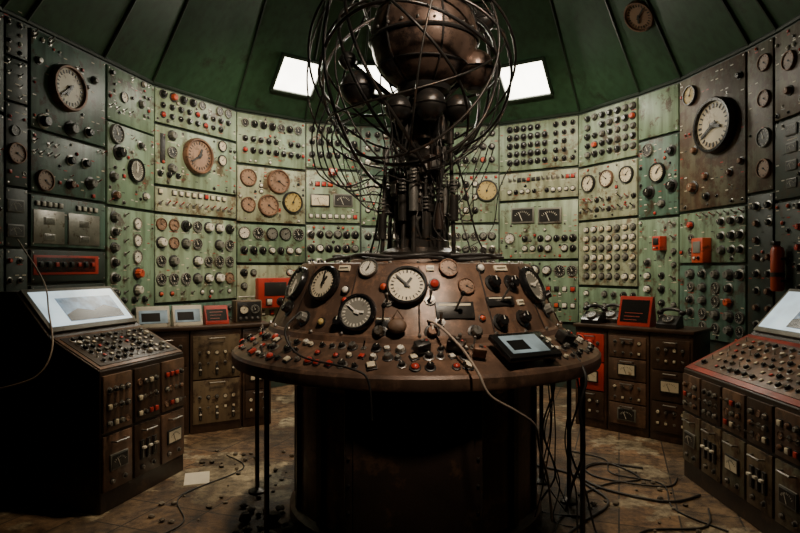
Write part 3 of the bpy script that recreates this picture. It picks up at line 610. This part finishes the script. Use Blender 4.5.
for k in range(7):
    x=.80+rnd.uniform(0,.16); y=3.30+rnd.uniform(0,.35); pts=[V((x,y,.875)),V((x+.02,y-.02,.7)),V((x+rnd.uniform(-.05,.05),y,.45)),V((x+rnd.uniform(-.08,.08),y-.05,.2)),V((x+rnd.uniform(-.1,.1),y-.1,.012)),V((x+rnd.uniform(0,.3),y-.2,.010))]
    cable('hanging_wire',[p-TC for p in pts],rnd.choice((.004,.006)),'rubber',None,con)
a,t=cone_pick(517,349,RING); F=cone_frame(a,.5,*RING); M=Matrix.Translation(TC)@F@Matrix.Translation((0,-.060,0))
tb=obj('tablet',None,None,M,'boxy black handheld unit with dim pale screen on the console','tablet')
b=MB(); b.box((-.155,0,-.09),(.155,.028,.09),'black_gloss',.007); obj('case',b.mesh('case'),tb)
b=MB(); b.box((-.12,-.002,-.06),(.10,.002,.066),'screen_dim'); b.box((-.10,-.003,-.04),(.0,-.001,.03),'black_gloss'); obj('screen',b.mesh('screen'),tb)
for q in range(3): put('b_white',tb,.128,0,-.04+.04*q,.009)
def gadget(px,py,mat,w,label,name='handheld_meter'):
    a,t=cone_pick(px,py,RING); F=cone_frame(a,t,*RING); M=Matrix.Translation(TC)@F@Matrix.Translation((0,-.01,0))@Matrix.Rotation(random.uniform(-.6,.6),4,'Y')
    e=obj(name,None,None,M,label,'meter'); b=MB(); b.box((-w,-.05,-w*.7),(w,0,w*.7),mat,.008); obj('case',b.mesh('case'),e); put('k_steel',e,0,-.05,0,w*.35); put('b_red',e,w*.6,-.05,0,w*.18)
gadget(422,352,'black',.035,'small black handheld meter standing on the console rim'); gadget(455,350,'brown_dark',.04,'small brown handheld meter on the console rim'); gadget(562,342,'black',.045,'black handheld meter with a steel knob on the console rim'); gadget(478,357,'rust',.03,'small rusty metal meter on the console rim')
a,t=cone_pick(398,324,DOME); F=cone_frame(a,.06,*DOME)
b=MB(); b.sphere((0,-.035,.02),.05,'leather',20,(.9,.5,.75)); b.tube([(-.02,-.05,.05),(0,-.06,.09),(.03,-.05,.05)],.005,'leather',8)
obj('leather_pouch',b.mesh('pouch'),None,Matrix.Translation(TC)@F,'small brown leather pouch leaning on the console slope','pouch')
# ------------------------------------------------------------ side desks
def desk(o,ex,Ln,prof,label,nseg,deck,scr,trim):
    F=frame(o,ex,(0,0,1)); e=obj('operator_desk',None,None,F,label,'control desk')
    b=MB(); b.prism(prof,0,Ln,'brown_dark'); me=b.mesh('desk_body'); ob=obj('desk_body',me,e); md=ob.modifiers.new('b','BEVEL'); md.width=.006; md.segments=2
    H=prof[1][1]
    w=Ln/nseg
    for i in range(nseg):
        b=MB(); b.box((i*w+.012,-.014,.46),(i*w+w-.012,.002,H-.03),'wood_dark' if i%2 else 'brown_metal',.004); m=obj('front_module',b.mesh('module'),e)
        nx=max(2,int(w/.065))
        for a in range(nx):
            for c in range(3):
                put(random.choice(('k_black','k_grey','t_steel','k_steel','b_cream','k_rust','g_copper','b_red')),m,i*w+.03+(w-.06)*(a+.5)/nx,-.014,.51+c*(H-.57)/2.6,.021)
        b=MB(); b.box((i*w+.012,-.014,.12),(i*w+w-.012,.002,.44),('wood_tan' if i%2 else 'green_rust') if trim else ('wood_dark' if i%2 else 'brown_metal'),.004)
        d=obj('door',b.mesh('door'),e); b=MB(); b.tube([(i*w+w*.3,-.014,.40),(i*w+w*.3,-.045,.40),(i*w+w*.7,-.045,.40),(i*w+w*.7,-.014,.40)],.006,'steel',8); obj('handle',b.mesh('handle'),d)
        if i%2==0: put('m_cream' if i==2 else 'm_dark',d,i*w+w*.5,-.014,.28,w*.28)
        else:
            for q in range(3): put('f_fader',d,i*w+w*(.28+.22*q),-.014,.28,.06)
        put('k_steel',d,i*w+w*.3,-.014,.17,.018); put('k_black',d,i*w+w*.7,-.014,.17,.018)
    (y0,z0),(y1,z1)=prof[1],prof[2]; D=frame((0,y0,z0),(1,0,0),(0,y1-y0,z1-z0)); dl=math.hypot(y1-y0,z1-z0)
    bw=.05 if trim else .035
    b=MB(); b.box((.008,-.008,.008),(Ln-.008,.004,dl-.01),'brown_metal' if not trim else 'deck_red',.003); b.box((bw,-.012,bw),(Ln-bw,-.006,dl-bw),'brown_metal' if trim else 'brown_dark',.002); dk=obj('control_deck',b.mesh('deck'),e,D)
    nx,nz=deck; c=0
    for i in range(nx):
        for j in range(nz):
            if random.random()<.12 or c>=98: continue
            k=random.choice(('k_ink','k_ink','k_ink','b_white','b_cream','k_black','k_black','b_red','t_steel','k_white','k_grey')); put(k,dk,bw+.03+(Ln-2*bw-.06)*(i+.5)/nx,-.012,bw+.015+(dl-2*bw-.03)*(j+.5)/nz,random.choice((.016,.020,.023)) if k[0]=='k' else .013); c+=1
    (y0,z0),(y1,z1)=prof[3],prof[4]; D=frame((0,y0,z0),(1,0,0),(0,y1-y0,z1-z0)); dl=math.hypot(y1-y0,z1-z0); s0,s1=scr
    b=MB(); b.box((s0,-.02,.0),(s1,.0,dl),'grey',.006); m=obj('monitor_frame',b.mesh('frame'),e,D)
    b=MB(); b.box((s0+.03,-.023,.035),(s1-.03,-.018,dl-.03),'screen_pale'); x0=s0+.25*(s1-s0);x1=s1-.09
    b.box((x0,-.0245,.06),(x1,-.0228,dl-.09),'screen_blue')
    b.add([(x0,-.026,.06),(x1,-.026,.06),(x1,-.026,dl*.36),(x0+(x1-x0)*.75,-.026,dl*.50),(x0+(x1-x0)*.5,-.026,dl*.38),(x0+(x1-x0)*.25,-.026,dl*.46),(x0,-.026,dl*.33)],[(0,1,2,3,4,5,6)],'black_gloss'); obj('screen',b.mesh('screen'),m)
    return e
desk((-1.71,3.42,0),(.254,.967,0),.79,[(0,0),(0,.82),(.35,1.0),(.37,1.02),(.60,1.27),(.72,1.27),(.72,0)],'dark brown sloping operator desk with knobs and pale lit monitor',3,(11,6),(.02,.77),False)
desk((1.93,4.08,0),(0,-1,0),1.25,[(0,0),(0,.73),(.45,.96),(.47,.98),(.72,1.26),(.84,1.26),(.84,0)],'dark operator desk with red-trimmed knob deck and lit monitor',5,(14,6),(.02,1.2),True)
# ------------------------------------------------------------ back cabinets
def cab_row(o,p1,depth,H,splits,styles,labels):
    o=V(o);p1=V(p1);ex=(p1-o);Ln=ex.length; F=frame(o,ex,(0,0,1))
    b=MB(); b.box((-.01,-.02,H),(Ln+.01,depth,H+.03),'wood_dark',.006); obj('worktop',b.mesh('worktop'),None,F,'dark brown wooden worktop over a row of equipment cabinets','worktop')
    for i,(s0,s1) in enumerate(zip(splits[:-1],splits[1:])):
        x0=s0*Ln+.004;x1=s1*Ln-.004;w=x1-x0; e=obj('equipment_cabinet',None,None,F@Matrix.Translation((x0,0,0)),labels[i],'cabinet')
        b=MB(); b.box((0,0,.0),(w,depth-.02,H-.002),'wood_dark',.006); obj('body',b.mesh('body'),e)
        m={'green':'wood_tan','red':'red','wood':'wood_dark','steel':'brown_metal','dark':'wood_dark'}[styles[i]]; n=2 if styles[i]=='green' else (4 if styles[i]=='steel' else 3)
        for j in range(n):
            z0=.08+j*(H-.12)/n; z1=z0+(H-.12)/n-.012
            b=MB(); b.box((.02,-.014,z0),(w-.02,.001,z1),m if not(styles[i]=='red' and j==0) else 'wood_dark',.004); d=obj('drawer',b.mesh('drawer'),e); zm=(z0+z1)/2
            if (i+j)%2==0 or styles[i]=='green':
                nx=max(2,int(w/.075))
                for a in range(nx): put(random.choice(('k_black','k_steel','g_cream','k_cream','t_steel')),d,.04+(w-.08)*(a+.5)/nx,-.014,zm+.04,.018)
                for a in range(nx): put(random.choice(('t_steel','k_black','b_cream')),d,.04+(w-.08)*(a+.5)/nx,-.014,zm-.05,.014)
                if styles[i]=='green':
                    for a in range(3): put('f_fader',d,.08+(w-.16)*a/2,-.014,zm-.11,.04)
            else:
                put('m_cream' if j else 'm_dark',d,w/2,-.014,zm,min(.08,w*.28))
            b=MB(); b.tube([(w*.35,-.014,z1-.02),(w*.35,-.035,z1-.02),(w*.65,-.035,z1-.02),(w*.65,-.014,z1-.02)],.005,'steel',8); obj('handle',b.mesh('handle'),d)
    return F,Ln
FL,LL=cab_row((-2.12,4.86,0),(-1.16,5.42,0),.45,.88,[0,.36,.76,1.0],['dark','green','wood'],['dark wooden equipment cabinet beside the operator desk','wooden cabinet with tan instrument fronts and switches','narrow dark wooden cabinet with handles and a meter'])
FR,LR=cab_row((1.58,5.42,0),(2.30,4.70,0),.42,.88,[0,.30,.66,1.0],['red','steel','wood'],['dark cabinet with red front drawers under the worktop','brown metal-fronted equipment cabinet with meters','dark wooden equipment cabinet with metal handles'])
def monitor(F,x,y,z,w,h,fr,pale,label):
    e=obj('tabletop_monitor',None,None,F@Matrix.Translation((x,y,z)),label,'monitor')
    b=MB(); b.prism([(0,0),(0,.02),(.07,h),(.11,h),(.15,0)],-w/2,w/2,fr); obj('case',b.mesh('case'),e)
    D=frame((0,0,.02),(1,0,0),(0,.07,h-.02)); b=MB(); b.box((-w*.43,-.004,.015),(w*.43,.002,h-.04),'screen_dim' if pale else 'black_gloss')
    if pale: b.box((-w*.36,-.006,.03),(w*.2,-.003,h*.62),'black_gloss')
    else:
        for q in range(3): b.box((-w*.3,-.006,.03+.03*q),(w*(.1+.08*q),-.003,.036+.03*q),'deck_red')
    obj('screen',b.mesh('screen'),e,D)
Z=.911
monitor(FL,.13,.08,Z,.26,.17,'white',True,'small pale slanted monitor with a dim screen on the worktop')
monitor(FL,.41,.10,Z,.24,.17,'white',True,'small pale slanted monitor with a dim screen on the worktop')
monitor(FL,.66,.12,Z,.20,.16,'red',False,'small red-framed monitor with a dark screen on the worktop')
monitor(FR,.50,.08,Z,.28,.25,'red',False,'red-framed slanted monitor with a dark screen on the worktop')
def instrument(F,x,y,z,w,h,d,m,label,name='instrument_box'):
    e=obj(name,None,None,F@Matrix.Translation((x,y,z)),label,'instrument')
    b=MB(); b.box((-w/2,0,0),(w/2,d,h),m,.008); b.box((-w*.45,-.004,h*.06),(w*.45,.002,h*.94),'black',.002); obj('case',b.mesh('case'),e)
    put('g_cream',e,-w*.2,-.004,h*.6,h*.22); put('g_dark',e,w*.22,-.004,h*.6,h*.2)
    for i in range(4): put('k_steel',e,-w*.33+w*.22*i,-.004,h*.2,h*.08)
    b=MB(); b.tube([(-w*.3,d/2,h),(-w*.3,d/2,h+.03),(w*.3,d/2,h+.03),(w*.3,d/2,h)],.006,'steel',8); obj('handle',b.mesh('handle'),e)
instrument(FL,.95,.15,Z,.24,.20,.16,'wood_tan','boxy tan instrument with black face and two gauges on the worktop')
def phone(F,x,y,z,m,label,s=1):
    e=obj('desk_telephone',None,None,F@Matrix.Translation((x,y,z)),label,'telephone')
    b=MB(); b.prism([(0,0),(0,.035),(.10,.10),(.16,.10),(.18,0)],-.08,.08,m); obj('body',b.mesh('body'),e)
    b=MB(); b.tube(wobble([(-.09,.12,.115),(-.06,.12,.145),(0,.12,.155),(.06,.12,.145),(.09,.12,.115)],20),.015,m,10); b.sphere((-.09,.12,.125),.028,m,14,(1,1,.8)); b.sphere((.09,.12,.125),.028,m,14,(1,1,.8)); obj('handset',b.mesh('handset'),e)
    D=frame((0,.05,.07),(1,0,0),(0,.10,.065)); obj('rotary_dial',P['g_dark'],e,D@T(0,-.001,0,.045))
phone(FR,.12,.03,Z,'black_gloss','black rotary desk telephone on the worktop'); phone(FR,.20,.23,Z,'black','black rotary desk telephone on the worktop')
phone(FR,.78,.06,Z,'black','black rotary desk telephone on the worktop')
# ------------------------------------------------------------ floor stuff
rs=random.Random(11); placed=[]
def scatter(n,name,x0,x1,y0,y1,s0,s1,mat,label,cat,grp):
    k=0; tries=0
    while k<n and tries<3000:
        tries+=1; x=rs.uniform(x0,x1); y=rs.uniform(y0,y1); s=rs.uniform(s0,s1)
        if math.hypot(x-TC.x,y-TC.y)<.76+s*1.4: continue
        if any(math.hypot(x-a,y-c)<(s+q)*1.45 for a,c,q in placed): continue
        placed.append((x,y,s)); k+=1
        b=MB(); b.sphere((0,0,0),s,mat,10,(rs.uniform(.8,1.3),rs.uniform(.8,1.2),rs.uniform(.5,.8)))
        b.v=[(v[0]*(1+rs.uniform(-.18,.18)),v[1]*(1+rs.uniform(-.18,.18)),v[2]*(1+rs.uniform(-.15,.15))) for v in b.v]
        mn=min(v[2] for v in b.v)
        obj(name,b.mesh('stone',.3),None,Matrix.Translation((x,y,-mn)),label,cat,group=grp)
placed.append((-.7,3.15,.05)); placed.append((-.9,3.78,.05)); placed.append((-1.36,4.02,.13)); placed.append((.95,3.12,.05)); placed.append((1.02,3.62,.05))
scatter(26,'rubble_stone',-.88,-.5,3.1,3.5,.018,.05,'stone','grey broken stone lying on the floor beside the console pedestal','rubble','rubble beside the console pedestal')
scatter(40,'rubble_chip',-1.45,-.78,3.3,4.7,.006,.02,'stone','small grey stone chip lying on the worn floor','rubble','loose chips on the worn floor')
scatter(26,'rubble_chip',1.05,1.8,3.1,4.5,.006,.018,'stone','small grey stone chip lying on the worn floor','rubble','loose chips on the worn floor')
def fc(pts,r=.008,m='rubber',lab='black cable snaking across the worn floor'):
    cable('floor_cable',[(x,y,r+.002) for x,y in pts],r,m,lab)
fc([(.75,3.0),(1.0,3.3),(1.25,3.6),(1.2,4.0),(1.4,4.3),(1.7,4.2)]); fc([(.9,4.3),(1.15,4.1),(1.3,3.8),(1.6,3.6),(1.85,3.7)]); fc([(1.1,2.9),(1.3,3.2),(1.65,3.25),(1.8,3.5)],.006)
fc([(1.3,4.6),(1.5,4.4),(1.45,4.1),(1.7,3.9),(1.6,3.5),(1.75,3.2)],.005); fc([(-1.4,3.0),(-1.2,3.3),(-1.35,3.7),(-1.1,4.2),(-1.3,4.5)],.004,'rubber','black cable on the floor beside the operator desk')
fc([(1.1,3.7),(1.35,3.9),(1.6,4.0),(1.5,4.3),(1.3,4.2),(1.35,4.0),(1.7,3.85),(1.85,4.0)],.006)
cable('hanging_cable',[(-2.55,4.0,1.6),(-2.2,3.7,1.33),(-2.12,3.62,1.15),(-2.0,3.45,.95),(-2.05,3.38,.8),(-2.3,3.4,.72)],.005,'cable_pale','thin pale cable looping down beside the desk monitor')
b=MB(); b.box((-.08,-.12,0),(.08,.12,.002),'white'); obj('paper_sheet',b.mesh('paper'),None,Matrix.Translation((-1.36,4.02,.001))@Matrix.Rotation(.3,4,'Z'),'dirty white paper sheet lying on the worn floor','paper')
# ------------------------------------------------------------ lights
def add_unseen_spot(x,y,z,tgt,e,size,col=(1,.82,.58),blend=1.0):  # invented fixtures above the view, added to light wall, console, globe and floor
    d=(V(tgt)-V((x,y,z))).normalized(); R=d.to_track_quat('-Z','Y').to_matrix().to_4x4()
    p=obj('added_spotlight',None,None,Matrix.Translation((x,y,z)),'unseen metal spotlight added overhead to light the room','lamp')
    b=MB(); b.lathe([(.03,.20),(.07,.18),(.12,.02),(.13,0),(.12,0),(.06,.15),(.0,.16)],28,'iron'); obj('added_lamp_shade',b.mesh('shade'),p,R)
    b=MB(); b.cyl((0,0,.1),(0,0,4.5-z),.008,.008,6,'rubber'); obj('stem',b.mesh('stem'),p)
    b=MB(); b.sphere((0,0,.09),.04,'added_lamp_bulb',12); obj('bulb',b.mesh('bulb'),p,R)
    L=bpy.data.lights.new('spot_light','SPOT'); L.energy=e; L.color=col; L.spot_size=size; L.spot_blend=blend; L.shadow_soft_size=.10
    o=bpy.data.objects.new('spot_light',L); COL.objects.link(o); o.location=V((x,y,z))+d*.03; o.rotation_euler=d.to_track_quat('-Z','Y').to_euler()
add_unseen_spot(-.75,4.3,3.7,(-1.45,6.6,1.75),410,1.6)
add_unseen_spot(.95,4.3,3.7,(1.6,6.6,1.8),410,1.62)
add_unseen_spot(.5,1.6,3.4,(.1,3.3,1.2),320,.92,(1,.82,.62))
add_unseen_spot(.9,1.9,3.5,(.15,3.55,2.8),260,.75,(1,.87,.72))
add_unseen_spot(-.9,3.6,3.9,(-1.15,4.15,0),330,.92,(1,.76,.47))
add_unseen_spot(1.1,3.6,3.9,(1.5,4.0,0),250,.98,(1,.76,.47))
w=bpy.data.worlds.new('w'); scene.world=w; w.use_nodes=True; w.node_tree.nodes['Background'].inputs[0].default_value=(.6,.6,.5,1); w.node_tree.nodes['Background'].inputs[1].default_value=.005
cd=bpy.data.cameras.new('camera'); cd.lens=27; cd.sensor_width=36; cam=bpy.data.objects.new('camera',cd); COL.objects.link(cam); cam.location=CAM; cam.rotation_euler=(math.pi/2,0,0); scene.camera=cam
